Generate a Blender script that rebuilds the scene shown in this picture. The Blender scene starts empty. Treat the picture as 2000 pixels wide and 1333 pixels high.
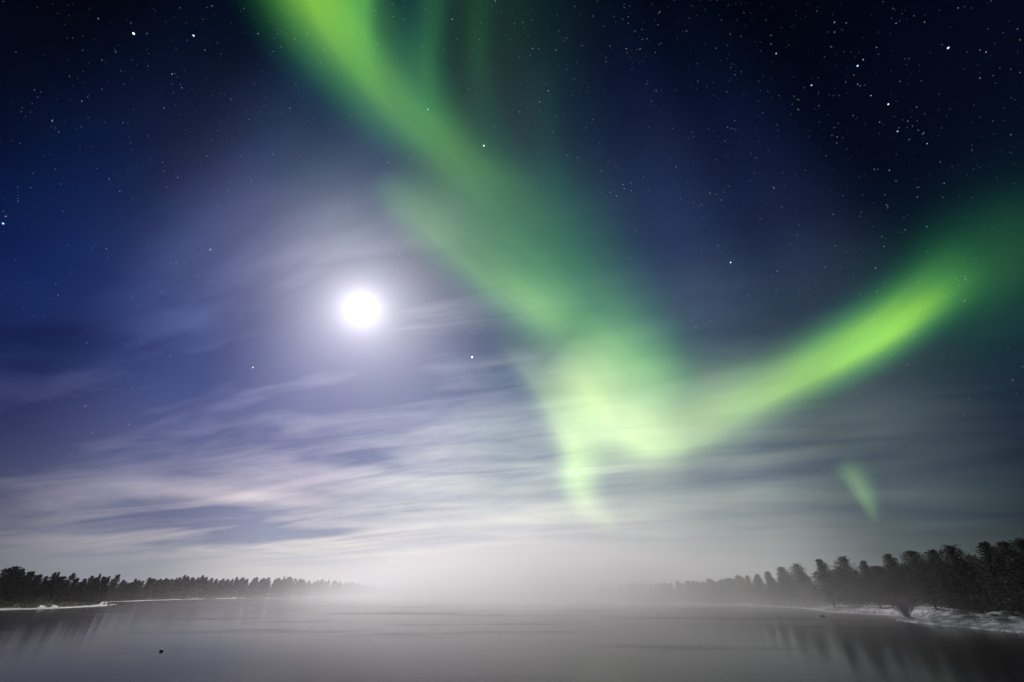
import bpy, math, random
import numpy as np

# ------------------------------------------------------------------ scene, camera
S = bpy.context.scene
COL = S.collection
RNG = random.Random(7)
NR = np.random.default_rng(11)
CAM_H = 4.5
F = 814.0                                     # focal length in pixels of the 2000 px wide photograph
P = math.atan((1154 - 666.5) / F)             # the camera looks up by this much


def direction(x, y):
    """world direction of a point of the photograph"""
    a = (x - 1000) / F
    b = (666.5 - y) / F
    v = np.array([a, math.cos(P) - math.sin(P) * b, math.sin(P) + math.cos(P) * b])
    return v / np.linalg.norm(v)


def az_el(x, y):
    d = direction(x, y)
    return math.degrees(math.atan2(d[0], d[1])), math.degrees(math.asin(d[2]))


def on_water(x, y):
    d = direction(x, y)
    t = CAM_H / -d[2]
    return d[0] * t, d[1] * t


cam = bpy.data.cameras.new('camera')
cam.sensor_width = 36
cam.lens = 36 * F / 2000
cam.clip_start = 0.1
cam.clip_end = 500000
cam_o = bpy.data.objects.new('camera', cam)
cam_o.location = (0, 0, CAM_H)
cam_o.rotation_euler = (math.pi / 2 + P, 0, 0)
COL.objects.link(cam_o)
S.camera = cam_o
S.view_settings.view_transform = 'Standard'
S.view_settings.look = 'None'
S.view_settings.exposure = 0
S.view_settings.gamma = 1
S.render.engine = 'CYCLES'
S.cycles.transparent_max_bounces = 48
S.cycles.max_bounces = 6
S.cycles.volume_bounces = 2
S.cycles.use_denoising = True
S.cycles.sample_clamp_indirect = 4


def lin(c):
    return tuple(((v / 255) / 12.92 if v / 255 <= .04045 else ((v / 255 + .055) / 1.055) ** 2.4) for v in c)


# ------------------------------------------------------------------ node helper
class NT:
    def __init__(self, tree):
        self.t = tree
        self.n = tree.nodes
        self.n.clear()

    def add(self, kind, **kw):
        nd = self.n.new(kind)
        for k, v in kw.items():
            setattr(nd, k, v)
        return nd

    def put(self, sock, v):
        if isinstance(v, bpy.types.NodeSocket):
            self.t.links.new(v, sock)
        elif v is not None:
            sock.default_value = v

    def m(self, op, a, b=None, c=None, clamp=False):
        nd = self.add('ShaderNodeMath', operation=op, use_clamp=clamp)
        for i, v in enumerate((a, b, c)):
            self.put(nd.inputs[i], v)
        return nd.outputs[0]

    def v(self, op, a, b=None, out=0):
        nd = self.add('ShaderNodeVectorMath', operation=op)
        self.put(nd.inputs[0], a)
        if b is not None:
            if op == 'SCALE':
                self.put(nd.inputs['Scale'], b)
            else:
                self.put(nd.inputs[1], b)
        return nd.outputs[1 if op in ('DOT_PRODUCT', 'LENGTH') else 0]

    def ramp(self, fac, stops, interp='LINEAR'):
        nd = self.add('ShaderNodeValToRGB')
        r = nd.color_ramp
        r.interpolation = interp
        while len(r.elements) > 1:
            r.elements.remove(r.elements[-1])
        r.elements[0].position = stops[0][0]
        r.elements[0].color = (*stops[0][1], 1)
        for p, c in stops[1:]:
            e = r.elements.new(p)
            e.color = (*c, 1)
        self.put(nd.inputs[0], fac)
        return nd.outputs[0]

    def mix(self, fac, a, b, kind='MIX'):
        nd = self.add('ShaderNodeMix', data_type='RGBA', blend_type=kind)
        self.put(nd.inputs[0], fac)
        self.put(nd.inputs[6], a if isinstance(a, bpy.types.NodeSocket) else (*a, 1))
        self.put(nd.inputs[7], b if isinstance(b, bpy.types.NodeSocket) else (*b, 1))
        return nd.outputs[2]

    def step(self, x, lo, hi, a=0.0, b=1.0):
        nd = self.add('ShaderNodeMapRange', interpolation_type='SMOOTHSTEP')
        for i, v in enumerate((x, lo, hi, a, b)):
            self.put(nd.inputs[i], v)
        return nd.outputs[0]

    def noise(self, vec, scale, detail=4, rough=.55, dist=0.0):
        nd = self.add('ShaderNodeTexNoise')
        self.put(nd.inputs['Vector'], vec)
        nd.inputs['Scale'].default_value = scale
        nd.inputs['Detail'].default_value = detail
        nd.inputs['Roughness'].default_value = rough
        nd.inputs['Distortion'].default_value = dist
        return nd.outputs[0]


def material(name):
    m = bpy.data.materials.new(name)
    m.use_nodes = True
    return m, NT(m.node_tree)


# ------------------------------------------------------------------ world: moonlit night sky with thin cloud
MOON = direction(706, 604)
MOON_AZ, MOON_EL = az_el(706, 604)
w = bpy.data.worlds.new('World')
S.world = w
w.use_nodes = True
n = NT(w.node_tree)
D = n.add('ShaderNodeTexCoord').outputs['Generated']
sep = n.add('ShaderNodeSeparateXYZ')
n.put(sep.inputs[0], D)
X, Y, Z = sep.outputs
EL = n.m('DEGREES', n.m('ARCSINE', Z))
AZ = n.m('DEGREES', n.m('ARCTAN2', X, Y))
ELS = [0, 3, 7, 12, 20, 30, 42, 55, 68]
SKY = {
    -68: [(35, 35, 42), (42, 44, 54), (50, 52, 72), (34, 40, 70), (6, 22, 60), (0, 8, 36), (0, 2, 14), (0, 2, 10), (0, 2, 8)],
    -54: [(70, 70, 80), (84, 85, 98), (92, 92, 115), (60, 66, 106), (8, 35, 92), (1, 27, 82), (0, 16, 50), (0, 9, 26), (0, 6, 17)],
    -40: [(126, 130, 140), (150, 150, 160), (142, 139, 160), (122, 124, 158), (74, 87, 148), (42, 62, 126), (22, 42, 94), (10, 28, 62), (6, 18, 34)],
    -27: [(195, 192, 195), (203, 200, 202), (192, 188, 200), (160, 156, 184), (136, 139, 180), (96, 100, 152), (52, 72, 114), (28, 46, 80), (8, 24, 42)],
    -13: [(214, 211, 211), (212, 210, 210), (194, 195, 203), (176, 180, 197), (150, 155, 186), (120, 126, 158), (78, 92, 110), (42, 52, 66), (10, 22, 30)],
    0: [(214, 212, 211), (210, 208, 205), (188, 194, 199), (166, 178, 188), (140, 152, 174), (98, 114, 138), (62, 78, 96), (38, 48, 68), (6, 14, 30)],
    13: [(190, 190, 186), (188, 189, 185), (168, 178, 179), (150, 165, 172), (118, 134, 142), (80, 98, 112), (50, 68, 94), (22, 34, 62), (3, 9, 26)],
    27: [(138, 146, 140), (128, 140, 137), (136, 147, 150), (126, 141, 147), (92, 110, 118), (66, 84, 106), (44, 58, 96), (10, 22, 54), (2, 7, 19)],
    40: [(52, 63, 63), (56, 71, 73), (72, 88, 96), (82, 96, 104), (64, 80, 88), (42, 56, 78), (20, 30, 68), (3, 13, 34), (1, 3, 10)],
    54: [(12, 18, 22), (15, 24, 30), (20, 32, 42), (28, 42, 58), (20, 34, 54), (7, 18, 36), (3, 8, 27), (1, 4, 15), (0, 1, 5)],
}
azs = sorted(SKY)
base = None
fac = n.m('DIVIDE', EL, 90.0)
for i, a in enumerate(azs):
    r = n.ramp(fac, [(e / 90, lin(c)) for e, c in zip(ELS, SKY[a])], 'B_SPLINE')
    base = r if base is None else n.mix(n.step(AZ, azs[i - 1], a), base, r)
# thin moonlit cirrus: noise on a level layer high above
zz = n.m('ADD', n.m('MAXIMUM', Z, 0.0), 0.07)
cv = n.add('ShaderNodeCombineXYZ')
n.put(cv.inputs[0], n.m('DIVIDE', X, zz))
n.put(cv.inputs[1], n.m('DIVIDE', Y, zz))
turn = n.add('ShaderNodeMapping')                    # the cloud fibres run this way across the sky
n.put(turn.inputs[0], cv.outputs[0])
turn.inputs['Rotation'].default_value = (0, 0, math.radians(17))
warp = n.add('ShaderNodeMapping')
n.put(warp.inputs[0], turn.outputs[0])
warp.inputs['Scale'].default_value = (0.36, 1.35, 1)
warp.inputs['Location'].default_value = (3.3, 1.7, 0)
c1 = n.noise(warp.outputs[0], 1.0, 6, .58, 0.9)
c2 = n.noise(warp.outputs[0], 0.42, 3, .5, 0.4)
c4 = n.noise(warp.outputs[0], 3.2, 4, .55, 0.7)
c3 = n.noise(turn.outputs[0], 1.3, 4, .55, 0.5)
cl = n.m('ADD', n.m('MULTIPLY', n.m('SUBTRACT', c1, .5), 2.0), n.m('MULTIPLY', n.m('SUBTRACT', c2, .5), 1.5))
cl = n.m('ADD', cl, n.m('MULTIPLY', n.m('SUBTRACT', c3, .5), .6))
cl = n.m('ADD', cl, n.m('MULTIPLY', n.m('MULTIPLY', n.m('SUBTRACT', c4, .5), 1.1), n.step(EL, 7, 14)))
amp = n.m('MULTIPLY', n.step(EL, 1.0, 5.5), n.step(EL, 28, 56, 1.0, 0.4))
amp = n.m('MULTIPLY', amp, n.step(AZ, -5, 40, 1.0, .5))
cl = n.m('MULTIPLY', cl, n.m('MULTIPLY', amp, 1.25))
# the larger streaks: centre azimuth, elevation, half length, half height, slope, strength
STREAKS = [(500, 975, 9, .9, 0.0, .5), (360, 1012, 7, .9, 0.02, -.24), (700, 890, 9, 1.1, .1, -.38), (250, 930, 9, 1.5, .03, .22),
           (430, 930, 8, .9, .08, -.22), (640, 925, 10, .9, .0, .2), (620, 835, 10, 1.6, .18, .22), (560, 1040, 12, .7, 0, -.2),
           (560, 1065, 12, .7, 0, .12), (60, 900, 9, 1.4, 0, -.3), (1480, 930, 18, .8, .03, -.3), (1850, 912, 14, .9, .0, -.32), (1530, 868, 5, .7, .05, -.25),
           (820, 950, 12, 1.2, .06, .12), (330, 800, 12, 3, .15, .12), (330, 510, 3, 9, .5, .12)]
for (px, py, la, le, sl, st) in STREAKS:
    a0, e0 = az_el(px, py)
    da = n.m('SUBTRACT', AZ, a0)
    de = n.m('SUBTRACT', n.m('SUBTRACT', EL, e0), n.m('MULTIPLY', da, sl))
    de = n.m('ADD', de, n.m('MULTIPLY', n.m('SUBTRACT', c2, .5), 3.0 * le))
    q = n.m('ADD', n.m('POWER', n.m('DIVIDE', n.m('ABSOLUTE', da), la), 2.0), n.m('POWER', n.m('DIVIDE', n.m('ABSOLUTE', de), le), 2.0))
    cl = n.m('ADD', cl, n.m('MULTIPLY', n.m('EXPONENT', n.m('MULTIPLY', q, -1.0)), st))
ang = n.m('DEGREES', n.m('ARCCOSINE', n.m('MINIMUM', n.v('DOT_PRODUCT', D, tuple(MOON)), 1.0)))
near = n.m('EXPONENT', n.m('DIVIDE', ang, -16.0))
cl = n.m('MAXIMUM', n.m('MINIMUM', cl, .9), n.m('MULTIPLY_ADD', near, .45, -.58))
cc = n.add('ShaderNodeCombineXYZ')
n.put(cc.inputs[0], n.m('MULTIPLY_ADD', cl, 1.0, 1.0))
n.put(cc.inputs[1], n.m('MULTIPLY_ADD', cl, .86, 1.0))
n.put(cc.inputs[2], n.m('MULTIPLY_ADD', cl, .52, 1.0))
col = n.mix(1.0, base, cc.outputs[0], 'MULTIPLY')
# moonlight scattered in the thin cloud round the moon
glow = n.m('MULTIPLY', n.m('EXPONENT', n.m('DIVIDE', ang, -4.5)), 1.05)
core = n.m('MULTIPLY', n.m('EXPONENT', n.m('MULTIPLY', n.m('POWER', n.m('DIVIDE', ang, 2.5), 2.0), -1.0)), .42)
wide = n.m('MULTIPLY', n.m('EXPONENT', n.m('MULTIPLY', n.m('POWER', n.m('DIVIDE', ang, 11.5), 2.0), -1.0)), .21)
gl = n.v('SCALE', (1.0, .95, .98), n.m('ADD', core, n.m('MULTIPLY', n.m('ADD', glow, wide), n.m('MULTIPLY_ADD', cl, .7, 1.0))))
col = n.v('ADD', col, gl)
# nothing bright behind the viewer
col = n.v('SCALE', col, n.step(n.m('ABSOLUTE', AZ), 62, 120, 1.0, .12))
bg = n.add('ShaderNodeBackground')
n.put(bg.inputs[0], col)
sky = n.add('ShaderNodeTexSky', sky_type='NISHITA', sun_disc=False)
sky.sun_elevation = math.radians(MOON_EL)
sky.sun_rotation = math.radians(MOON_AZ)
bg2 = n.add('ShaderNodeBackground')
n.put(bg2.inputs[0], sky.outputs[0])
bg2.inputs[1].default_value = 0.00008
ad = n.add('ShaderNodeAddShader')
n.put(ad.inputs[0], bg.outputs[0])
n.put(ad.inputs[1], bg2.outputs[0])
n.put(n.add('ShaderNodeOutputWorld').inputs[0], ad.outputs[0])

# ------------------------------------------------------------------ moonlight
sun = bpy.data.lights.new('moonlight', 'SUN')
sun.energy = 2.9
sun.angle = math.radians(0.5)
sun.color = (1.0, .955, .95)
so = bpy.data.objects.new('moonlight', sun)
from mathutils import Vector
so.rotation_euler = Vector(tuple(MOON)).to_track_quat('Z', 'Y').to_euler()
COL.objects.link(so)


# ------------------------------------------------------------------ object helpers
def mesh(name, verts, faces, mats, mat_index=None, smooth=False):
    me = bpy.data.meshes.new(name)
    me.from_pydata([tuple(map(float, v)) for v in verts], [], [tuple(map(int, f)) for f in faces])
    for m in (mats if isinstance(mats, (list, tuple)) else [mats]):
        me.materials.append(m)
    if mat_index is not None:
        me.polygons.foreach_set('material_index', np.asarray(mat_index, dtype=np.int32))
    if smooth:
        me.polygons.foreach_set('use_smooth', np.ones(len(me.polygons), dtype=bool))
    me.update()
    return me


def put(name, me, parent=None, loc=(0, 0, 0)):
    o = bpy.data.objects.new(name, me)
    o.location = loc
    COL.objects.link(o)
    if parent is not None:
        o.parent = parent
    return o


def tag(o, label=None, cat=None, group=None, kind=None):
    if label:
        o['label'] = label
    if cat:
        o['category'] = cat
    if group:
        o['group'] = group
    if kind:
        o['kind'] = kind
    return o


def vnoise(x, y, s, seed=0):
    """smooth value noise"""
    x = np.asarray(x) / s + seed * 17.3
    y = np.asarray(y) / s + seed * 9.1
    xi, yi = np.floor(x), np.floor(y)
    fx, fy = x - xi, y - yi
    fx, fy = fx * fx * (3 - 2 * fx), fy * fy * (3 - 2 * fy)

    def h(a, b):
        v = np.sin(a * 127.1 + b * 311.7 + seed * 3.7) * 43758.5453
        return v - np.floor(v)
    return (h(xi, yi) * (1 - fx) + h(xi + 1, yi) * fx) * (1 - fy) + (h(xi, yi + 1) * (1 - fx) + h(xi + 1, yi + 1) * fx) * fy


# ------------------------------------------------------------------ materials
def snow_material(name, white, dark, amount):
    m, t = material(name)
    g = t.add('ShaderNodeNewGeometry').outputs['Position']
    a = t.noise(g, .55, 6, .62)
    b = t.noise(g, 3.0, 4, .6)
    f = t.m('ADD', t.m('MULTIPLY', a, .65), t.m('MULTIPLY', b, .35))
    c = t.mix(t.step(f, amount - .07, amount + .07), dark, white)
    p = t.add('ShaderNodeBsdfPrincipled')
    t.put(p.inputs['Base Color'], c)
    p.inputs['Roughness'].default_value = .65
    bump = t.add('ShaderNodeBump')
    bump.inputs['Strength'].default_value = .7
    bump.inputs['Distance'].default_value = .3
    t.put(bump.inputs['Height'], f)
    t.put(p.inputs['Normal'], bump.outputs[0])
    t.put(t.add('ShaderNodeOutputMaterial').inputs[0], p.outputs[0])
    return m


M_SNOW_L = snow_material('snow with frosted heath', (.50, .48, .52), (.07, .10, .09), .48)
M_SNOW_R = snow_material('grey snow with heath', (.60, .59, .63), (.05, .055, .06), .46)
M_ICE = snow_material('lumpy shore ice', (.24, .25, .28), (.04, .045, .055), .5)  # ice tone kept low; darkening toward the frame edge is in the colour


def water_material():
    m, t = material('dark river water')
    g = t.add('ShaderNodeNewGeometry').outputs['Position']
    mp = t.add('ShaderNodeMapping')
    t.put(mp.inputs[0], g)
    mp.inputs['Scale'].default_value = (.35, 1.0, 1)
    big = t.noise(mp.outputs[0], .06, 4, .55)
    small = t.noise(mp.outputs[0], 1.6, 3, .5)
    p = t.add('ShaderNodeBsdfPrincipled')
    film = t.step(big, .5, .66)
    t.put(p.inputs['Base Color'], t.mix(film, (.008, .006, .0075), (.020, .014, .018)))
    p.inputs['IOR'].default_value = 1.065
    t.put(p.inputs['Roughness'], t.m('MULTIPLY_ADD', film, .08, .11))
    bump = t.add('ShaderNodeBump')
    bump.inputs['Strength'].default_value = .02
    bump.inputs['Distance'].default_value = .4
    t.put(bump.inputs['Height'], small)
    t.put(p.inputs['Normal'], bump.outputs[0])
    t.put(t.add('ShaderNodeOutputMaterial').inputs[0], p.outputs[0])
    return m


def needle_material(name, frost, amount):
    m, t = material(name)
    g = t.add('ShaderNodeNewGeometry')
    oc = t.add('ShaderNodeTexCoord').outputs['Object']
    a = t.noise(oc, .9, 3, .6)
    f = t.m('ADD', t.m('MULTIPLY', g.outputs['Random Per Island'], .7), t.m('MULTIPLY', a, .6))
    c = t.mix(t.step(f, 1 - amount - .18, 1 - amount + .22), (.020, .022, .020), frost)
    d = t.add('ShaderNodeBsdfDiffuse')
    t.put(d.inputs[0], c)
    tr = t.add('ShaderNodeBsdfTranslucent')
    t.put(tr.inputs[0], c)
    mx = t.add('ShaderNodeMixShader')
    mx.inputs[0].default_value = .3
    t.put(mx.inputs[1], d.outputs[0])
    t.put(mx.inputs[2], tr.outputs[0])
    t.put(t.add('ShaderNodeOutputMaterial').inputs[0], mx.outputs[0])
    return m


def plain(name, c, rough=.8, nscale=6.0, vary=.4):
    m, t = material(name)
    oc = t.add('ShaderNodeTexCoord').outputs['Object']
    a = t.noise(oc, nscale, 5, .6)
    p = t.add('ShaderNodeBsdfPrincipled')
    t.put(p.inputs['Base Color'], t.mix(t.step(a, .35, .65), tuple(v * (1 - vary) for v in c), tuple(v * (1 + vary) for v in c)))
    p.inputs['Roughness'].default_value = rough
    t.put(t.add('ShaderNodeOutputMaterial').inputs[0], p.outputs[0])
    return m


M_WATER = water_material()
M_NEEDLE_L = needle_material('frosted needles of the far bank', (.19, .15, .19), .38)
M_NEEDLE_VIGNETTE = needle_material('far bank needles with vignette in the colour', (.03, .027, .03), .2)  # copy for the outermost pines; the vignette's darkening is put into their colour
M_NEEDLE_R = needle_material('frosted needles of the near bank', (.09, .085, .083), .36)
M_BARK = plain('dark bark', (.035, .03, .028))
M_FROST = plain('hoar frosted twigs', (.40, .37, .42))
M_GRASS = plain('frosted yellow grass', (.42, .42, .26))
M_STONE = plain('wet dark stone', (.015, .015, .017), .4)

# ------------------------------------------------------------------ water
rs = np.concatenate([[0], np.geomspace(4, 4000, 40)])
th = np.linspace(0, 2 * math.pi, 97)[:-1]
wv = [(r * math.cos(a), r * math.sin(a), 0) for r in rs[1:] for a in th] + [(0, 0, 0)]
wf = []
for i in range(len(rs) - 2):
    for j in range(96):
        k = (j + 1) % 96
        wf.append((i * 96 + j, i * 96 + k, (i + 1) * 96 + k, (i + 1) * 96 + j)[::-1])
c0 = len(wv) - 1
for j in range(96):
    wf.append((c0, j, (j + 1) % 96))
tag(put('river', mesh('river', wv, wf, M_WATER)), kind='structure')

# ------------------------------------------------------------------ banks
LEFT = [(-165, 20), (-150, 60), (-140, 100), (-138, 134), (-136, 149), (-141, 172), (-147, 186), (-160, 196), (-182, 222), (-191, 250),
        (-195, 285), (-196, 314), (-182, 350), (-161, 386), (-124, 455), (-52, 500), (10, 580), (60, 720), (160, 1700), (-1700, 1700), (-1700, 20)]
RIGHT = [(74, 20), (70, 50), (72, 66), (76, 84), (79, 100), (79, 106), (76, 116), (77, 125), (86, 152), (81, 165), (72, 171), (56, 180),
         (47, 215), (42, 260), (44, 282), (56, 380), (90, 520), (240, 1700), (1700, 1700), (1700, 20)]


def signed(poly, x, y):
    """distance to the outline, positive on land"""
    pts = np.array(poly, float)
    d2 = np.full(x.shape, 1e18)
    inside = np.zeros(x.shape, bool)
    for i in range(len(pts)):
        ax, ay = pts[i]
        bx, by = pts[(i + 1) % len(pts)]
        ex, ey = bx - ax, by - ay
        t = np.clip(((x - ax) * ex + (y - ay) * ey) / (ex * ex + ey * ey), 0, 1)
        d2 = np.minimum(d2, (x - ax - t * ex) ** 2 + (y - ay - t * ey) ** 2)
        c = ((ay > y) != (by > y)) & (x < ex * (y - ay) / (ey if ey else 1e-9) + ax)
        inside ^= c
    d = np.sqrt(d2)
    return np.where(inside, d, -d)


def sstep(a, b, v):
    t = np.clip((v - a) / (b - a), 0, 1)
    return t * t * (3 - 2 * t)


def height(side, x, y):
    x = np.asarray(x, float)
    y = np.asarray(y, float)
    wob = (vnoise(x, y, 9, 1) - .5) * 4.5 + (vnoise(x, y, 3.1, 2) - .5) * 1.6
    d = signed(LEFT if side == 'L' else RIGHT, x, y) + wob
    lump = (vnoise(x, y, 1.7, 3) - .5) * .35 + (vnoise(x, y, 5.0, 4) - .5) * .55
    if side == 'L':
        z = -.25 + .37 * sstep(-1, .6, d) + 1.5 * sstep(5, 10, d) + .9 * sstep(10, 60, d) + 6 * sstep(60, 500, d)
        return z + lump * sstep(3, 8, d)
    z = -.25 + .35 * sstep(-1, .6, d) + .75 * sstep(4, 9, d) + .8 * sstep(9, 50, d) + 6 * sstep(60, 500, d)
    return z + lump * sstep(1.5, 6, d)


def bank(name, side, az0, az1, r0, mat):
    az = np.radians(np.arange(az0, az1, .14))
    r = np.concatenate([np.geomspace(r0, 560, 250), np.geomspace(580, 1600, 18)])
    A, R = np.meshgrid(az, r, indexing='ij')
    x, y = R * np.sin(A), R * np.cos(A)
    z = height(side, x, y)
    na, nr = A.shape
    keep = z > -.24
    idx = np.arange(na * nr).reshape(na, nr)
    kq = keep[:-1, :-1] | keep[1:, :-1] | keep[:-1, 1:] | keep[1:, 1:]
    q = np.stack([idx[:-1, :-1], idx[:-1, 1:], idx[1:, 1:], idx[1:, :-1]], -1)[kq]
    used = np.unique(q)
    remap = np.full(na * nr, -1)
    remap[used] = np.arange(len(used))
    v = np.stack([x.ravel(), y.ravel(), z.ravel()], -1)[used]
    me = bpy.data.meshes.new(name)
    me.from_pydata(v.tolist(), [], remap[q].tolist())
    me.materials.append(mat)
    me.polygons.foreach_set('use_smooth', np.ones(len(me.polygons), dtype=bool))
    return tag(put(name, me), kind='structure')


bank('snowy_bank', 'L', -72, 12, 110, M_SNOW_L)
bank('snowy_bank', 'R', 4, 78, 55, M_SNOW_R)

# lumpy shelf of shore ice in front of the near bank
SHELF = [(67.4, 88.2), (66.2, 83.5), (64.7, 80.5), (63.9, 76), (63.8, 70), (63.2, 65), (62.4, 61), (63, 52), (66, 40), (95, 40), (95, 90), (76, 93), (71, 91)]
gx, gy = np.meshgrid(np.arange(60, 92, .22), np.arange(38, 96, .3), indexing='ij')
d = signed(SHELF, gx, gy) + (vnoise(gx, gy, 2.2, 5) - .5) * .9
lum = vnoise(gx, gy, 2.3, 6) ** 2 * 1.0 + vnoise(gx, gy, .8, 7) * .28 + vnoise(gx, gy, 5, 8) ** 2 * .5
gz = -.2 + .42 * sstep(-.3, .5, d) + lum * sstep(.8, 4, d) * (.45 + .55 * sstep(1, 7, d)) + .25 * sstep(2, 9, d)
keep = gz > -.19
idx = np.arange(gx.size).reshape(gx.shape)
kq = keep[:-1, :-1] | keep[1:, :-1] | keep[:-1, 1:] | keep[1:, 1:]
q = np.stack([idx[:-1, :-1], idx[1:, :-1], idx[1:, 1:], idx[:-1, 1:]], -1)[kq]
used = np.unique(q)
remap = np.full(gx.size, -1)
remap[used] = np.arange(len(used))
o = put('ice_shelf', mesh('ice_shelf', np.stack([gx.ravel(), gy.ravel(), gz.ravel()], -1)[used], remap[q], M_ICE, smooth=True))
tag(o, 'lumpy grey shelf of snow covered ice jutting into the dark water', 'ice shelf')


# ------------------------------------------------------------------ trees
def tube(v, f, pts, rad, seg=6):
    b = len(v)
    pts = [np.array(p, float) for p in pts]
    for i, p in enumerate(pts):
        t = pts[min(i + 1, len(pts) - 1)] - pts[max(i - 1, 0)]
        t /= np.linalg.norm(t) + 1e-9
        u = np.cross(t, [0.31, .95, .1])
        u /= np.linalg.norm(u) + 1e-9
        w_ = np.cross(t, u)
        for s in range(seg):
            a = 2 * math.pi * s / seg
            v.append(p + rad[i] * (u * math.cos(a) + w_ * math.sin(a)))
    for i in range(len(pts) - 1):
        for s in range(seg):
            k = (s + 1) % seg
            f.append((b + i * seg + s, b + i * seg + k, b + (i + 1) * seg + k, b + (i + 1) * seg + s))


def tree_shapes(seed, hgt, rad, base, taper, nbranch, per, leaf, seg=6):
    """trunk and crown geometry of one conifer of real size, foot at the origin"""
    r = random.Random(seed)
    tv, tf, cv_, cf = [], [], [], []
    lean = (r.uniform(-.02, .02) * hgt, r.uniform(-.02, .02) * hgt)

    def axis(h):
        k = h / hgt
        return np.array([lean[0] * k * k + .06 * math.sin(5 * k + seed), lean[1] * k * k + .06 * math.cos(4 * k + seed), h])
    tr = .013 * hgt + .02
    tube(tv, tf, [axis(h) + np.array([0, 0, -.5 if h == 0 else 0]) for h in np.linspace(0, hgt * .97, 9)],
         [tr * (1.35 if i == 0 else 1) * (1 - .93 * i / 8) for i in range(9)], seg)
    lob = [(r.uniform(0, 6.28), r.uniform(0, 1), r.uniform(.45, 1.45)) for _ in range(9)]

    def env(t, a):
        e = (1 - t) ** taper * min(1, .45 + 3.2 * t) * 1.0
        k = 1.0
        for la, lt, ls in lob:
            dd = (math.atan2(math.sin(a - la), math.cos(a - la)) / 1.0) ** 2 + ((t - lt) / .16) ** 2
            k += (ls - 1) * math.exp(-dd)
        return max(e, .05) * k
    for i in range(nbranch):
        t = ((i + r.random()) / nbranch) ** 1.05
        h = hgt * (base + (1 - base) * t)
        a = i * 2.399 + r.uniform(-.5, .5)
        L = rad * env(t, a) * r.uniform(.72, 1.12)
        start = axis(min(h, hgt * .98))
        up = r.uniform(-.28, .12) + .5 * t
        dirv = np.array([math.cos(a), math.sin(a), up])
        end = start + dirv * L + np.array([0, 0, -.10 * L])
        if r.random() < .5 and L > .7:
            tube(tv, tf, [start, start * .5 + end * .5 + np.array([0, 0, .04 * L]), end], [.035, .022, .008], 3)
        nc = max(2, int(per * (L / rad + .25)))
        for c in range(nc):
            s = .2 + .8 * (c + r.random()) / nc
            p = start + (end - start) * s
            spread = .14 * L + .14
            for _ in range(6):
                q_ = p + np.array([r.gauss(0, spread), r.gauss(0, spread), r.gauss(0, spread * .65)])
                u = np.array([r.gauss(0, 1), r.gauss(0, 1), r.gauss(0, .55)])
                u /= np.linalg.norm(u) + 1e-9
                z_ = np.array([r.gauss(0, 1), r.gauss(0, 1), r.gauss(0, 1)])
                w_ = np.cross(u, z_)
                w_ /= np.linalg.norm(w_) + 1e-9
                k1 = leaf * r.uniform(.6, 1.4)
                k2 = k1 * r.uniform(.3, .6)
                b = len(cv_)
                cv_ += [q_ - u * k1, q_ - w_ * k2 + u * k1 * .1, q_ + u * k1, q_ + w_ * k2 - u * k1 * .1]
                cf.append((b, b + 1, b + 2, b + 3))
    for _ in range(24):                       # the leader
        q_ = axis(hgt * r.uniform(.9, 1.0)) + np.array([r.gauss(0, .12), r.gauss(0, .12), 0])
        u = np.array([r.gauss(0, .5), r.gauss(0, .5), 1.0])
        w_ = np.array([r.gauss(0, 1), r.gauss(0, 1), 0])
        w_ /= np.linalg.norm(w_) + 1e-9
        k1 = leaf * r.uniform(.5, 1.0)
        b = len(cv_)
        cv_ += [q_ - u * k1, q_ - w_ * k1 * .4, q_ + u * k1, q_ + w_ * k1 * .4]
        cf.append((b, b + 1, b + 2, b + 3))
    return tv, tf, cv_, cf


# big trees of the near bank: trunk and crown apart, several kinds, 12 m tall as modelled
NEAR = []
for k, (rad, base, taper) in enumerate([(4.4, .09, .52), (4.0, .11, .58), (5.0, .07, .48), (3.6, .07, .64), (4.4, .12, .5), (4.8, .06, .58)]):
    tv, tf, cv_, cf = tree_shapes(40 + k, 12, rad, base, taper, 260, 7, .19, 8)
    NEAR.append((mesh('trunk', tv, tf, M_BARK, smooth=True), mesh('crown', cv_, cf, M_NEEDLE_R)))
# small far trees: one mesh each, 10 m tall as modelled
FAR = []
for k, (rad, base, taper) in enumerate([(3.2, .05, .6), (2.6, .04, .65), (3.7, .04, .5), (2.3, .04, .75), (3.0, .05, .55), (4.0, .04, .45)]):
    tv, tf, cv_, cf = tree_shapes(80 + k, 10, rad, base, taper, 80, 4, .36, 5)
    off = len(tv)
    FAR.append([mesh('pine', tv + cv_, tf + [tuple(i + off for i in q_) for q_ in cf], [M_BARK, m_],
                     [0] * len(tf) + [1] * len(cf)) for m_ in (M_NEEDLE_L, M_NEEDLE_R, M_NEEDLE_VIGNETTE)])


def place(side, px, py, r):
    """foot and height of a tree whose top stands at that direction, r metres away"""
    a, e = az_el(px, py)
    while True:
        x, y = r * math.sin(math.radians(a)), r * math.cos(math.radians(a))
        z = float(height(side, np.array([x]), np.array([y]))[0])
        if z > .45 or r > 700:
            break
        r += 3
    return x, y, z, CAM_H + r * math.tan(math.radians(e)) - z


def near_tree(px, py, r, kind, wide, label, group=None):
    x, y, z, h = place('R', px, py, r)
    o_ = bpy.data.objects.new('frosted_pine', None)
    o_.location = (x, y, z)
    s = h / 12
    o_.scale = (s * wide * 1.3, s * wide * 1.3, s)
    o_.rotation_euler = (0, 0, RNG.uniform(0, 6.28))
    COL.objects.link(o_)
    tag(o_, label, 'tree', group)
    for nm, me in zip(('trunk', 'crown'), NEAR[kind]):
        put(nm, me, o_)
    return o_


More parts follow.
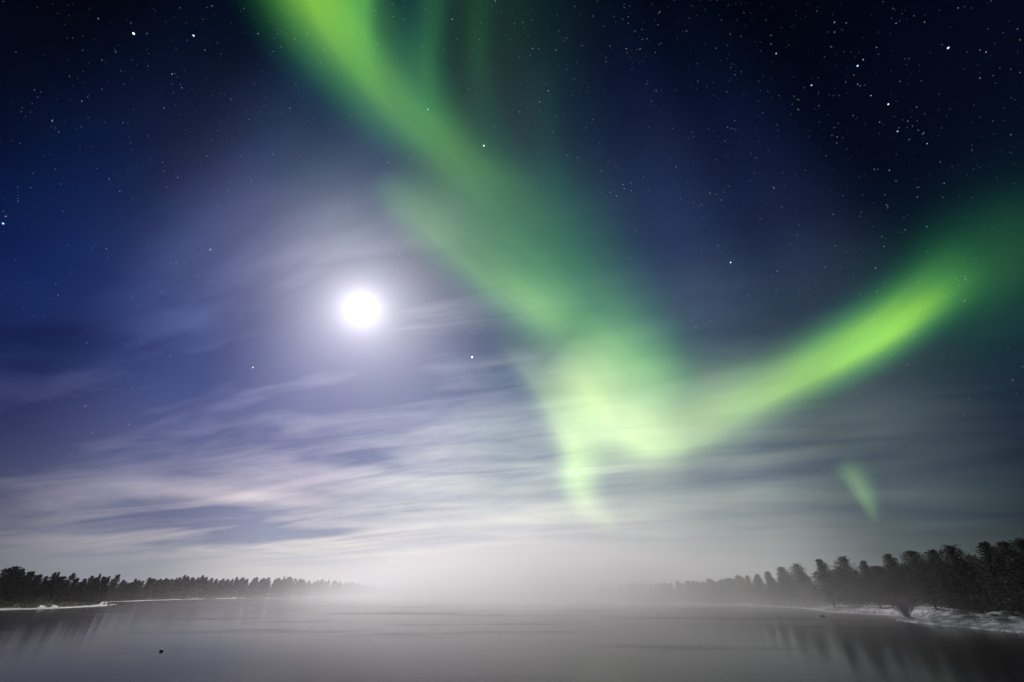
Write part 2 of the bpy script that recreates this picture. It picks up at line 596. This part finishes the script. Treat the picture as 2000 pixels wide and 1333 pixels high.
def far_tree(side, px, py, r, kind, wide, label, group):
    x, y, z, h = place(side, px, py, r)
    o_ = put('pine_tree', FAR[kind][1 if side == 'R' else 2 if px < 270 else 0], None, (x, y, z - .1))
    s = (h + .1) / 10
    o_.scale = (s * wide, s * wide, s)
    o_.rotation_euler = (0, 0, RNG.uniform(0, 6.28))
    return tag(o_, label, 'tree', group)


def shore(poly, a):
    """distance from the camera to the shore outline at azimuth a"""
    rr = np.arange(50, 900, 1.0)
    x, y = rr * math.sin(math.radians(a)), rr * math.cos(math.radians(a))
    d_ = signed(poly, x, y)
    hit = np.nonzero(d_ > 0)[0]
    return rr[hit[0]] if len(hit) else 900


G_NEAR = 'frosted trees on the near bank'
near_list = [
    (1478, 1122, 176, 1, .9, 'mist veiled pine at the misty end of the near stand', None),
    (1500, 1117, 176, 0, .8, 'pale pine in thin mist, second from the misty end of the stand', None),
    (1525, 1108, 172, 4, .8, 'mid sized misty pine beside the first clearly dark trunk', None),
    (1553, 1102, 165, 2, .9, 'broad greyish pine with dark trunk at edge of the mist', None),
    (1599, 1093, 160, 1, 1.0, 'upright frosted pine on a bare straight trunk above snow gap', None),
    (1646, 1088, 156, 2, .85, 'broad crowned frosted pine just behind the leaning thin trunk', None),
    (1685, 1096, 152, 1, .85, 'narrow pine squeezed between broad crowned pine and low rounded pine', None),
    (1712, 1106, 148, 4, .8, 'low rounded pine in front of a taller dark top', None),
    (1735, 1083, 146, 3, 1.0, 'tall slim pine on thick dark trunk behind the frosted bush', None),
    (1779, 1077, 136, 4, .9, 'tall ragged pine rising above the frosted bush', None),
    (1822, 1075, 128, 0, .8, 'dark pine joined to the widest domed crown', None),
    (1850, 1067, 122, 2, 1.0, 'widest domed pine with long sloping flank behind the ice shelf', None),
    (1884, 1100, 124, 5, .8, 'shorter dark pine under the sloping flank of the domed crown', None),
    (1926, 1060, 112, 3, 1.1, 'tall black pine beside the open gap of sky', None),
    (1956, 1059, 106, 1, 1.0, 'tall black pine between two others near the picture edge', None),
    (1988, 1054, 100, 2, .8, 'tallest black pine cut by the picture edge', None),
]
for px, py, r, k, wd, lb, g in near_list:
    near_tree(px, py, r, k, wd, lb, g)
for px in list(range(1455, 2000, 21)) + [2010, 2040, 2080]:       # the trees that stand behind and between
    px2 = px + RNG.uniform(-8, 8)
    top = np.interp(px2, [1455, 1550, 1650, 1750, 1850, 1950, 2080], [1133, 1120, 1112, 1104, 1097, 1082, 1060]) + RNG.uniform(-5, 9)
    rr = np.interp(px2, [1455, 1600, 1750, 1850, 2000, 2080], [190, 178, 162, 142, 118, 105]) + RNG.uniform(0, 9)
    near_tree(px2, top, rr, RNG.randrange(6), RNG.uniform(.75, 1.0), 'dark pine standing half hidden behind the front row of the near bank', G_NEAR)
G_MIST = 'faint trees in the mist over the snow spit'
for px in np.arange(1158, 1460, 7.0):
    px2 = px + RNG.uniform(-3, 3)
    a = az_el(px2, 1150)[0]
    for row in range(2 if RNG.random() < .45 else 1):
        top = np.interp(px2, [1150, 1300, 1400, 1450], [1143, 1140, 1133, 1126]) + RNG.uniform(-3, 4) + row * 2
        far_tree('R', px2 + row * 4, top, shore(RIGHT, a) + 9 + row * 9 + RNG.uniform(0, 8), RNG.randrange(6), RNG.uniform(.9, 1.3),
                 'faint pine fading into mist behind the long pale snow spit', G_MIST)

TOPS = [(12, 1113), (33, 1108), (45, 1112), (64, 1117), (80, 1123), (92, 1126), (108, 1119), (116, 1118), (125, 1127), (145, 1121), (153, 1129),
        (166, 1131), (180, 1126), (197, 1122), (214, 1126), (232, 1123), (247, 1136), (266, 1131), (280, 1135), (292, 1129), (303, 1131), (315, 1131), (325, 1130),
        (336, 1132), (345, 1129), (352, 1129), (362, 1124), (368, 1126), (378, 1129), (388, 1128), (397, 1125), (404, 1128), (415, 1130), (424, 1131),
        (437, 1131), (446, 1131), (455, 1131), (463, 1128), (474, 1129), (484, 1131), (497, 1130), (503, 1128), (516, 1130), (526, 1129), (545, 1129),
        (556, 1126), (566, 1128), (577, 1131), (587, 1131), (593, 1132), (604, 1134), (620, 1134), (630, 1132), (643, 1132), (655, 1136), (665, 1135),
        (676, 1137), (690, 1137), (702, 1139), (716, 1141), (730, 1143), (745, 1144), (765, 1141), (785, 1140), (812, 1137), (845, 1139), (872, 1143)]
SPECIAL = {33: ('broad black pine, biggest of the dark stand at the picture edge', 2, 1.25), 12: ('black pine at the very edge of the far bank stand', 5, 1.0),
           64: ('small pointed black pine just past the biggest broad one', 1, 1.0), 108: ('first of two close black pine tops above the dark stand', 0, .8),
           116: ('slim second of two close black pine tops above the dark stand', 3, .8), 145: ('wide black pine with spreading flanks amid the dark stand', 2, .9),
           197: ('slender pointed pine top alone against the sky', 3, .9), 214: ('small pointed top between slender pine and rounded leaning pine', 3, .8),
           232: ('rounded leaning pine top just before the low gap in treeline', 0, 1.0), 292: ('first dark pine rising past the low gap in treeline', 2, .8),
           362: ('tall frosted twin top poking above the mauve treeline', 0, .9), 397: ('broad mauve frosted pine next to a dip in the treeline', 2, 1.0),
           556: ('narrow frosted spire tallest among the pale mauve trees', 3, .8)}
G_LEFT = 'pines in the dark stand of the far bank'
G_FROST = 'frosted mauve pines of the far bank'
G_FADE = 'pines fading into the mist of the far bank'


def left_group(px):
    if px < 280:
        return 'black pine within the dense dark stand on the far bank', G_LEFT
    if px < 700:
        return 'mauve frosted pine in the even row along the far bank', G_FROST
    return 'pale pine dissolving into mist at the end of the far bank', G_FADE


for px, py in [(250, 1139), (254, 1141), (258, 1138), (262, 1140), (271, 1137), (276, 1138)]:
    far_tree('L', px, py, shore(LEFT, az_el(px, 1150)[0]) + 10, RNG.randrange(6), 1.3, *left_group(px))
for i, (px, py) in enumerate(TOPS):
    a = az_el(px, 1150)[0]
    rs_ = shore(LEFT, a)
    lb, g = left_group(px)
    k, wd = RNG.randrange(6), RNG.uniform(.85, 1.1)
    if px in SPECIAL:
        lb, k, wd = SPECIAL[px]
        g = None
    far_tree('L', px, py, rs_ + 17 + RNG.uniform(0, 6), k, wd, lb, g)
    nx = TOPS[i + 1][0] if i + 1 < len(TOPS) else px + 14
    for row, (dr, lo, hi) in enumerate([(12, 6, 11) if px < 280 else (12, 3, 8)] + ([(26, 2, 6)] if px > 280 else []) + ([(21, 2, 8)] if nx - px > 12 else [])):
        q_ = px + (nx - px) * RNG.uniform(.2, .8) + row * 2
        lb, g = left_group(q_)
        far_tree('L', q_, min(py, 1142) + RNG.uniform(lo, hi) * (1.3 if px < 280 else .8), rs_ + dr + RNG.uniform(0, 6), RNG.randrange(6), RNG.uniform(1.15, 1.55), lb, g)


# ------------------------------------------------------------------ shore plants, stones, ice
def spikes(nv, rnd, centres, nper, hmin, hmax, spread, width):
    v, f = [], []
    for (x, y, z) in centres:
        for _ in range(nper):
            a = rnd.uniform(0, 6.28)
            h = rnd.uniform(hmin, hmax)
            ln = rnd.uniform(0, spread)
            bx, by = x + rnd.gauss(0, .12), y + rnd.gauss(0, .12)
            tx, ty = bx + math.cos(a) * ln * h, by + math.sin(a) * ln * h
            sa = rnd.uniform(0, 6.28)
            ux, uy = math.cos(sa) * width, math.sin(sa) * width
            b = len(v)
            v += [(bx - ux, by - uy, z - .05), (bx + ux, by + uy, z - .05), (tx + ux * .3, ty + uy * .3, z + h), (tx - ux * .3, ty - uy * .3, z + h)]
            f.append((b, b + 1, b + 2, b + 3))
    return v, f


cs = []
for i in range(900):
    px = RNG.uniform(-20, 740)
    a = math.radians(az_el(px, 1150)[0])
    rr = shore(LEFT, math.degrees(a)) + RNG.uniform(3.5, 16)
    x, y = rr * math.sin(a), rr * math.cos(a)
    if vnoise(np.array([x]), np.array([y]), 8, 21)[0] < .45:
        continue
    cs.append((x, y, float(height('L', np.array([x]), np.array([y]))[0])))
v_, f_ = spikes(0, RNG, cs, 7, .5, 1.5, .5, .05)
tag(put('frosted_grass', mesh('frosted_grass', v_, f_, M_GRASS)), 'tufts of frosted yellow grass along the far snowy bank', 'grass', kind='stuff')
cs = []
for i in range(420):
    px = RNG.uniform(1450, 2040)
    a = math.radians(az_el(px, 1150)[0])
    rr = shore(RIGHT, math.degrees(a)) + RNG.uniform(3, 14)
    x, y = rr * math.sin(a), rr * math.cos(a)
    if vnoise(np.array([x]), np.array([y]), 6, 22)[0] < .5:
        continue
    cs.append((x, y, float(height('R', np.array([x]), np.array([y]))[0])))
v_, f_ = spikes(0, RNG, cs, 7, .2, .7, .6, .03)
tag(put('frosted_heath', mesh('frosted_heath', v_, f_, M_FROST)), 'low frosted heath twigs along the near snowy bank', 'heath', kind='stuff')

# frosted bush at the head of the ice shelf
bx, by = on_water(1772, 1206)
bz = .1
bv, bf = [], []
rb = random.Random(3)
for i in range(60):
    a = rb.uniform(0, 6.28)
    t = rb.uniform(.05, .75)
    L = rb.uniform(2.2, 4.2)
    d1 = np.array([math.cos(a) * t, math.sin(a) * t, 1.0])
    d1 /= np.linalg.norm(d1)
    p0 = np.array([rb.gauss(0, .25), rb.gauss(0, .25), -.2])
    p1 = p0 + d1 * L * .55
    p2 = p0 + d1 * L + np.array([math.cos(a), math.sin(a), 0]) * .35
    tube(bv, bf, [p0, p1, p2], [.045, .035, .015], 4)
    for j in range(9):
        s = rb.uniform(.35, 1)
        q0 = p0 + (p2 - p0) * s
        dd = d1 + np.array([rb.gauss(0, .6), rb.gauss(0, .6), rb.gauss(0, .3)])
        tube(bv, bf, [q0, q0 + dd * rb.uniform(.3, .75)], [.022, .01], 3)
tag(put('frosted_bush', mesh('frosted_bush', bv, bf, M_FROST), None, (bx, by, bz)), 'fan shaped bare frosted bush at the head of the ice shelf', 'bush')


def stone(name, px, py, sx, sy, sz, seed, mat, label, cat):
    x, y = on_water(px, py)
    r = random.Random(seed)
    v, f = [], []
    nu, nv = 14, 8
    for i in range(nv + 1):
        for j in range(nu):
            th_, ph = math.pi * i / nv, 2 * math.pi * j / nu
            k = 1 + .22 * math.sin(3 * ph + seed) * math.sin(th_) + .1 * r.uniform(-1, 1)
            v.append((sx * k * math.sin(th_) * math.cos(ph), sy * k * math.sin(th_) * math.sin(ph), sz * (k if 0 < i < nv else 1) * math.cos(th_)))
    for i in range(nv):
        for j in range(nu):
            k = (j + 1) % nu
            f.append((i * nu + j, (i + 1) * nu + j, (i + 1) * nu + k, i * nu + k))
    return tag(put(name, mesh(name, v, f, mat, smooth=True), None, (x, y, sz * .25)), label, cat)


stone('stone', 315, 1273, .14, .14, .12, 1, M_STONE, 'small dark stone alone in the calm open water', 'stone')
stone('stone', 1285, 1201, .34, .2, .1, 2, M_STONE, 'flat dark stone poking out of water before the snow spit', 'stone')
stone('ice_chunk', 1606, 1204, .5, .3, .16, 3, M_ICE, 'small ice chunk floating just off the near bank', 'ice')

# ------------------------------------------------------------------ moon
m_, t = material('moonlit disc')
em = t.add('ShaderNodeEmission')
em.inputs[0].default_value = (1, .98, .96, 1)
em.inputs[1].default_value = 2.0
tr = t.add('ShaderNodeBsdfTransparent')      # the moonlight itself comes from behind the bright disc
ads = t.add('ShaderNodeAddShader')
t.put(ads.inputs[0], em.outputs[0])
t.put(ads.inputs[1], tr.outputs[0])
t.put(t.add('ShaderNodeOutputMaterial').inputs[0], ads.outputs[0])
m_.cycles.emission_sampling = 'NONE'
MR, MD = 160000 * math.tan(math.radians(1.05)), 160000
mv, mf = [], []
for i in range(25):
    for j in range(48):
        th_, ph = math.pi * i / 24, 2 * math.pi * j / 48
        mv.append((MR * math.sin(th_) * math.cos(ph), MR * math.sin(th_) * math.sin(ph), MR * math.cos(th_)))
for i in range(24):
    for j in range(48):
        k = (j + 1) % 48
        mf.append((i * 48 + j, (i + 1) * 48 + j, (i + 1) * 48 + k, i * 48 + k))
tag(put('moon', mesh('moon', mv, mf, m_, smooth=True), None, tuple(MOON * MD)), 'glaring white moon shining through thin cloud', 'moon')

# ------------------------------------------------------------------ stars
def star_material(name):
    m, t = material(name)
    at = t.add('ShaderNodeAttribute', attribute_name='shine')
    e = t.add('ShaderNodeEmission')
    t.put(e.inputs[0], at.outputs['Color'])
    t.put(t.add('ShaderNodeOutputMaterial').inputs[0], e.outputs[0])
    m.cycles.emission_sampling = 'NONE'
    return m


M_STAR = star_material('starlight')
SD = 150000.0
OCT = np.array([(1, 0, 0), (-1, 0, 0), (0, 1, 0), (0, -1, 0), (0, 0, 1), (0, 0, -1)], float)
OCF = [(0, 2, 4), (2, 1, 4), (1, 3, 4), (3, 0, 4), (2, 0, 5), (1, 2, 5), (3, 1, 5), (0, 3, 5)]


def star_mesh(name, items):
    """items: centre, radius, colour"""
    v, f, c = [], [], []
    for ce, r, colr in items:
        b = len(v)
        v += [ce + p * r for p in OCT]
        f += [tuple(i + b for i in q) for q in OCF]
        c += [(*colr, 1)] * 6
    me = mesh(name, v, f, M_STAR)
    at = me.attributes.new('shine', 'FLOAT_COLOR', 'POINT')
    at.data.foreach_set('color', np.array(c, np.float32).ravel())
    return me


WHITE, BLUE, WARM = (.95, .98, 1), (.45, .62, 1), (1, .75, .5)
BRIGHT = [(922, 698, 2.6, 4, WHITE, 'brightest white star between the moon and the aurora'), (494, 718, 1.7, 2, WARM, 'orange star below the moon in thin cloud'),
          (945, 285, 1.9, 2.5, WHITE, 'bright white star beside the upper aurora band'), (1427, 513, 1.6, 2, WHITE, 'white star alone in the dark sky above the aurora fold'),
          (261, 66, 2.1, 2.2, WHITE, 'bright star high in the black corner, whiter of a pair'), (378, 70, 1.9, 1.8, BLUE, 'bluish bright star near the whiter one of a pair'),
          (1852, 94, 1.9, 1.8, BLUE, 'lone bluish bright star in the black upper corner'), (1675, 129, 1.7, 1.6, BLUE, 'bluish star heading a slanting chain in dark sky'),
          (1735, 204, 1.5, 1.5, WHITE, 'white star ending the slanting chain in dark sky'), (1585, 167, 1.5, 1.4, BLUE, 'blue star beside the slanting chain of stars'),
          (1516, 105, 1.3, 1.4, BLUE, 'blue star below a tiny star triangle in dark sky'), (836, 214, 1.5, 1.6, BLUE, 'blue star inside the upper green aurora band'),
          (411, 488, 1.5, 1.5, BLUE, 'blue star on the deep blue sky beside the moon glow'), (6, 437, 1.8, 1.6, BLUE, 'blue star at the very edge of the picture'),
          (1753, 257, 1.4, 1.3, BLUE, 'blue star under the slanting chain in dark sky'), (779, 497, 1.3, 1.4, BLUE, 'blue star just above the moon toward the aurora')]
for px, py, r, s, c, lb in BRIGHT:
    me = star_mesh('star', [(np.zeros(3), r * SD / F * .74, tuple(k * s for k in c))])
    tag(put('star', me, None, tuple(direction(px, py) * SD)), lb, 'star')
MIN = """287,66 400,98 199,118 289,129 336,145 341,144 352,165 355,172 451,194 320,211 566,212 240,240 289,266 255,279 213,350 347,347 491,354
418,374 234,374 11,423 60,367 74,190 102,237 540,448 570,469 493,462 290,483 208,486 404,15 414,12 504,66 576,76 226,102 192,37 404,305 533,302 606,331 639,378
759,317 936,78 826,92 883,38 768,33 1106,75 1040,95 1086,98 1158,32 1227,33 1285,49 1250,96 1280,103 1224,104 1234,136 1184,121 1282,178 1272,198 1054,199 1015,219
1071,178 916,175 1087,227 1109,304 1135,315 1113,354 961,340 930,368 1232,358 1175,377 1193,376 1204,383 1219,369 1233,373 1217,361 1268,372 1257,346 1243,446 1140,452
1093,476 897,334 800,311 806,315 1453,25 1341,61 1506,86 1750,46 1630,44 1630,63 1686,117 1675,165 1680,168 1701,187 1718,239 1773,237 1755,250 1559,195 1599,207 1559,214
1544,224 1625,265 1635,268 1804,260 1811,281 1776,273 1708,331 1737,333 1750,354 1512,368 1527,404 1627,419 1728,381 1734,405 1810,443 1899,386 1926,102 1914,153 1435,253
1429,251 1435,236 1421,249 1416,276 1345,270 1314,251 1466,300 1386,377 1423,364 1330,390 1321,326 1402,480 1557,460 1631,480 1363,159 1426,67 1768,449 1387,379 1398,380
333,515 344,514 315,571 257,581 322,632 169,670 487,671 333,697 603,790 448,806 136,888 486,883 514,877 459,888 446,955 451,945 333,1013 508,1036 252,829 179,845 258,758
847,733 1032,699 1036,703 1040,697 1044,702 1038,706 1045,697 1230,505 1058,590 895,488 1710,524 1680,575 1620,628 1783,658 1884,588 1518,530 1434,718 1388,627
1359,640 1886,547 1774,713 1978,743 1366,734 1240,452 1510,366"""
items = []
for pair in MIN.split():
    px, py = map(float, pair.split(','))
    c = RNG.choice([WHITE, BLUE, BLUE, BLUE, WARM])
    s = RNG.uniform(.45, 1.2) if not (1170 < px < 1240 and 340 < py < 390) else RNG.uniform(1.1, 1.7)
    items.append((direction(px, py) * SD, RNG.uniform(.8, 1.1) * SD / F * .58, tuple(k * s for k in c)))
while len(items) < 2200:
    px, py = RNG.uniform(-60, 2060), RNG.uniform(-60, 900)
    keepp = np.interp(py, [0, 500, 700, 900], [1, 1, .35, .05]) * np.interp(px, [0, 250, 600, 1000, 1300, 1900, 2060], [.3, .6, .7, .85, .9, .5, .35])
    if RNG.random() > keepp:
        continue
    c = RNG.choice([WHITE, BLUE, BLUE, BLUE, WARM])
    s = .2 + .9 * RNG.random() ** 3
    items.append((direction(px, py) * SD, RNG.uniform(.6, .9) * SD / F * .55, tuple(k * s for k in c)))
tag(put('stars', star_mesh('stars', items)), 'countless small stars scattered over the night sky', 'stars', kind='stuff')


# ------------------------------------------------------------------ aurora: glowing curtains, lower edges near ten kilometres up
def aurora_material():
    m, t = material('aurora light')
    uv = t.add('ShaderNodeUVMap', uv_map='UVMap')
    sp = t.add('ShaderNodeSeparateXYZ')
    t.put(sp.inputs[0], uv.outputs[0])
    lum_ = t.add('ShaderNodeAttribute', attribute_name='strength').outputs['Fac']
    e = t.m('MULTIPLY', t.m('SUBTRACT', sp.outputs[1], .5), 4.4)
    prof = t.m('MULTIPLY', t.m('SUBTRACT', t.m('EXPONENT', t.m('MULTIPLY', t.m('MULTIPLY', e, e), -1.0)), .0079), 1.008)
    ray = t.add('ShaderNodeTexNoise', noise_dimensions='2D')
    cmb = t.add('ShaderNodeCombineXYZ')
    t.put(cmb.inputs[0], t.m('MULTIPLY', sp.outputs[0], .30))
    t.put(cmb.inputs[1], t.m('MULTIPLY', sp.outputs[1], 4.0))
    t.put(ray.inputs['Vector'], cmb.outputs[0])
    ray.inputs['Scale'].default_value = 1.0
    ray.inputs['Detail'].default_value = 2.5
    k = t.m('MULTIPLY_ADD', t.m('SUBTRACT', ray.outputs[0], .5), .6, 1.0)
    L = t.m('MAXIMUM', t.m('MULTIPLY', t.m('MULTIPLY', prof, lum_), k), 0.0)
    c = t.mix(t.step(L, .05, .6), t.mix(t.step(L, .0, .12), (.05, .60, .17), (.14, .70, .14)), (.38, .93, .08))
    c = t.mix(t.add('ShaderNodeAttribute', attribute_name='pale').outputs['Fac'], c, (.80, .97, .40))
    em = t.add('ShaderNodeEmission')
    t.put(em.inputs[0], c)
    t.put(em.inputs[1], L)
    tr = t.add('ShaderNodeBsdfTransparent')
    ads = t.add('ShaderNodeAddShader')
    t.put(ads.inputs[0], em.outputs[0])
    t.put(ads.inputs[1], tr.outputs[0])
    t.put(t.add('ShaderNodeOutputMaterial').inputs[0], ads.outputs[0])
    m.cycles.emission_sampling = 'NONE'
    return m


M_AUR = aurora_material()


def catmull(p, k):
    p = np.array(p, float)
    out = []
    for i in range(len(p) - 1):
        a, b, c, d_ = p[max(i - 1, 0)], p[i], p[i + 1], p[min(i + 2, len(p) - 1)]
        for s in np.linspace(0, 1, k, endpoint=False):
            out.append(.5 * (2 * b + (c - a) * s + (2 * a - 5 * b + 4 * c - d_) * s * s + (3 * b - a - 3 * c + d_) * s ** 3))
    out.append(p[-1])
    return np.array(out)


def curtain(name, pts, parent, seed=0.0, pale=0.0):
    """pts: x, y of the curtain's spine in the photograph, spread to either side, brightness"""
    q = catmull([p + ((pale,) if len(p) == 5 else ()) for p in pts], 10)
    NV = 15
    v, uvs, st = [], [], []
    tan = np.gradient(q[:, :2], axis=0)
    tan /= np.linalg.norm(tan, axis=1)[:, None]
    ln = np.concatenate([[0], np.cumsum(np.linalg.norm(np.diff(q[:, :2], axis=0), axis=1))]) / 100 + seed
    for i, (x, y, wa, wb, l, _) in enumerate(q):
        nx, ny = tan[i][1], -tan[i][0]
        dc = direction(x, y)
        el = max(math.asin(dc[2]), math.radians(8))
        rho = 10000 / math.tan(el)                     # how far away along the ground this bit of curtain hangs
        for j in range(NV):
            s = j / (NV - 1) * 2 - 1
            wd = (wa if s < 0 else wb) * 1.55
            dd = direction(x - nx * wd * s, y - ny * wd * s)
            hz = max(math.hypot(dd[0], dd[1]), .12)
            v.append(dd * rho / hz)
            uvs.append((ln[i], j / (NV - 1)))
            st.append(max(l, 0))
    f = []
    for i in range(len(q) - 1):
        for j in range(NV - 1):
            f.append((i * NV + j, (i + 1) * NV + j, (i + 1) * NV + j + 1, i * NV + j + 1))
    me = mesh(name, v, f, M_AUR, smooth=True)
    uvl = me.uv_layers.new(name='UVMap')
    li = np.empty(len(me.loops), np.int32)
    me.loops.foreach_get('vertex_index', li)
    uvl.data.foreach_set('uv', np.array(uvs, np.float32)[li].ravel())
    at = me.attributes.new('strength', 'FLOAT', 'POINT')
    at.data.foreach_set('value', np.array(st, np.float32))
    at = me.attributes.new('pale', 'FLOAT', 'POINT')
    at.data.foreach_set('value', np.clip(np.repeat(q[:, 5], NV), 0, 1).astype(np.float32))
    return put(name, me, parent)


def aurora(label):
    o_ = bpy.data.objects.new('aurora', None)
    o_.location = (0, 0, 0)
    COL.objects.link(o_)
    return tag(o_, label, 'aurora')


A1 = aurora('green aurora band falling from overhead and folding into a pale knot')
curtain('curtain', [(560, -140, 140, 110, .60), (620, 0, 132, 105, .60), (690, 110, 128, 100, .38), (765, 205, 125, 88, .30), (845, 280, 105, 78, .25), (915, 350, 105, 74, .22),
                    (985, 425, 140, 90, .15), (1060, 505, 150, 100, .12), (1140, 590, 140, 100, .10), (1225, 675, 115, 95, .10), (1300, 750, 110, 90, .06), (1360, 820, 60, 80, 0)], A1, 1)
curtain('ray', [(712, -120, 34, 70, .26), (708, 20, 34, 70, .20), (712, 110, 38, 70, .09), (730, 200, 50, 70, 0)], A1, 5)
curtain('ray', [(850, -120, 50, 48, .06), (838, 30, 50, 48, .09), (830, 130, 50, 50, .10), (840, 220, 60, 55, .07), (880, 320, 60, 60, 0)], A1, 7)
curtain('veil', [(880, -120, 220, 160, .03), (940, 40, 220, 160, .03), (1000, 200, 180, 170, .026), (1060, 330, 130, 150, .025), (1130, 450, 125, 150, .04),
                 (1200, 560, 100, 140, .055), (1260, 660, 90, 140, .09), (1315, 740, 80, 130, .08), (1360, 820, 70, 110, 0)], A1, 13, .12)
curtain('curtain', [(735, 330, 60, 40, 0), (770, 385, 85, 45, .17), (830, 440, 115, 56, .25), (900, 505, 130, 56, .26), (980, 568, 130, 56, .33), (1050, 613, 120, 58, .38),
                    (1120, 655, 120, 70, .25), (1200, 700, 110, 80, .22), (1270, 750, 100, 90, .18), (1340, 790, 80, 80, 0)], A1, 21, .14)
curtain('curtain', [(960, 640, 120, 40, 0), (1030, 715, 140, 40, .16), (1085, 800, 130, 42, .36), (1118, 880, 85, 42, .56), (1122, 940, 74, 40, .60, .55), (1148, 992, 48, 32, .36),
                    (1186, 1022, 28, 20, .22), (1216, 1040, 18, 14, 0)], A1, 33, .7)
curtain('curtain', [(1080, 690, 100, 90, 0), (1145, 755, 130, 95, .46), (1200, 820, 135, 90, .45), (1255, 862, 115, 72, .34), (1310, 888, 80, 50, .15), (1350, 904, 40, 40, 0)], A1, 41, .85)
curtain('ray', [(950, -120, 34, 40, .03), (935, 50, 34, 40, .04), (940, 150, 36, 44, .035), (965, 260, 40, 50, .02), (1000, 380, 40, 50, 0)], A1, 97)
curtain('ray', [(1085, 60, 40, 40, 0), (1062, 180, 40, 44, .016), (1078, 300, 44, 50, .022), (1110, 430, 50, 60, .02), (1160, 560, 50, 60, 0)], A1, 101)
curtain('veil', [(540, 120, 130, 120, 0), (590, 280, 140, 130, .018), (640, 400, 140, 110, .03), (720, 500, 120, 90, .02), (800, 590, 100, 80, 0)], A1, 91)
A2 = aurora('vivid yellow green aurora arc rising toward the dark edge of the sky')
curtain('curtain', [(1100, 800, 95, 60, 0, .85), (1180, 845, 120, 58, .14, .85), (1255, 858, 128, 68, .36, .85), (1340, 840, 126, 64, .40, .75), (1430, 803, 112, 60, .43, .55), (1520, 763, 86, 52, .50, .35), (1600, 723, 80, 54, .62, .12), (1680, 678, 78, 56, .72, 0),
                    (1750, 635, 78, 57, .66, 0), (1820, 585, 82, 60, .44, 0), (1875, 540, 100, 76, .20, 0), (1930, 490, 120, 100, .04, 0), (2020, 410, 130, 120, 0, 0)], A2, 52)
curtain('veil', [(1640, 640, 150, 140, 0), (1780, 590, 150, 170, .05), (1880, 560, 150, 185, .08), (1960, 510, 150, 160, .085), (2030, 460, 150, 140, .06), (2120, 380, 150, 150, 0)], A2, 63)
curtain('streak', [(1200, 882, 22, 22, 0), (1270, 878, 28, 26, .2), (1340, 868, 26, 24, .2), (1430, 848, 22, 20, 0)], A2, 71, .6)
A3 = aurora('small detached green aurora patch low above the near pines')
curtain('curtain', [(1634, 900, 30, 26, 0), (1660, 930, 38, 22, .17), (1683, 965, 33, 19, .22), (1700, 997, 24, 14, .14), (1716, 1022, 14, 12, 0)], A3, 83, .4)


# ------------------------------------------------------------------ haze and mist
def volume_material(name, density, colour, g):
    m, t = material(name)
    p = t.add('ShaderNodeVolumePrincipled')
    p.inputs['Color'].default_value = (*colour, 1)
    p.inputs['Density'].default_value = density
    p.inputs['Anisotropy'].default_value = g
    t.put(t.add('ShaderNodeOutputMaterial').inputs['Volume'], p.outputs[0])
    return m


def box(name, lo, hi, mat):
    v = [(x, y, z) for x in (lo[0], hi[0]) for y in (lo[1], hi[1]) for z in (lo[2], hi[2])]
    f = [(0, 1, 3, 2), (4, 6, 7, 5), (0, 4, 5, 1), (2, 3, 7, 6), (0, 2, 6, 4), (1, 5, 7, 3)]
    return put(name, mesh(name, v, f, mat))


tag(box('haze', (-4200, -4200, -1.5), (4200, 4200, 24), volume_material('thin night air', .00007, (.9, .9, .93), .55)), kind='stuff')


# the bank of mist over the river: densest along the middle of the channel, thinning upward and toward both banks
m_, t = material('river mist')
sp = t.add('ShaderNodeSeparateXYZ')
gp = t.add('ShaderNodeNewGeometry').outputs['Position']
t.put(sp.inputs[0], gp)
mx, my, mz = sp.outputs
mz = t.m('MAXIMUM', mz, 0.0)
mp = t.add('ShaderNodeMapping')
t.put(mp.inputs[0], gp)
mp.inputs['Scale'].default_value = (1, .6, 2.5)
wisp = t.step(t.noise(mp.outputs[0], .022, 3, .55), .3, .7, .45, 1.5)
half = t.m('MULTIPLY_ADD', my, .215, 38.0)
lat = t.m('DIVIDE', t.m('SUBTRACT', mx, 36.0), half)
lat = t.m('EXPONENT', t.m('MULTIPLY', t.m('MULTIPLY', lat, lat), -1.0))
deep = t.m('MULTIPLY', t.m('MULTIPLY', lat, t.step(my, 55, 230)), t.m('EXPONENT', t.m('DIVIDE', mz, -13.5)))
low = t.m('MULTIPLY', t.m('MULTIPLY', t.m('POWER', lat, .6), t.step(my, 42, 130)), t.m('EXPONENT', t.m('DIVIDE', mz, -2.4)))
rho = t.m('MULTIPLY', t.m('ADD', t.m('MULTIPLY', deep, .040), t.m('MULTIPLY', low, .0095)), wisp)
p = t.add('ShaderNodeVolumePrincipled')
p.inputs['Color'].default_value = (.95, .927, .938, 1)
p.inputs['Anisotropy'].default_value = .55
t.put(p.inputs['Density'], rho)
t.put(t.add('ShaderNodeOutputMaterial').inputs['Volume'], p.outputs[0])
S.cycles.volume_step_rate = .35
tag(box('mist', (-330, 22, -.6), (330, 760, 62), m_), kind='stuff')
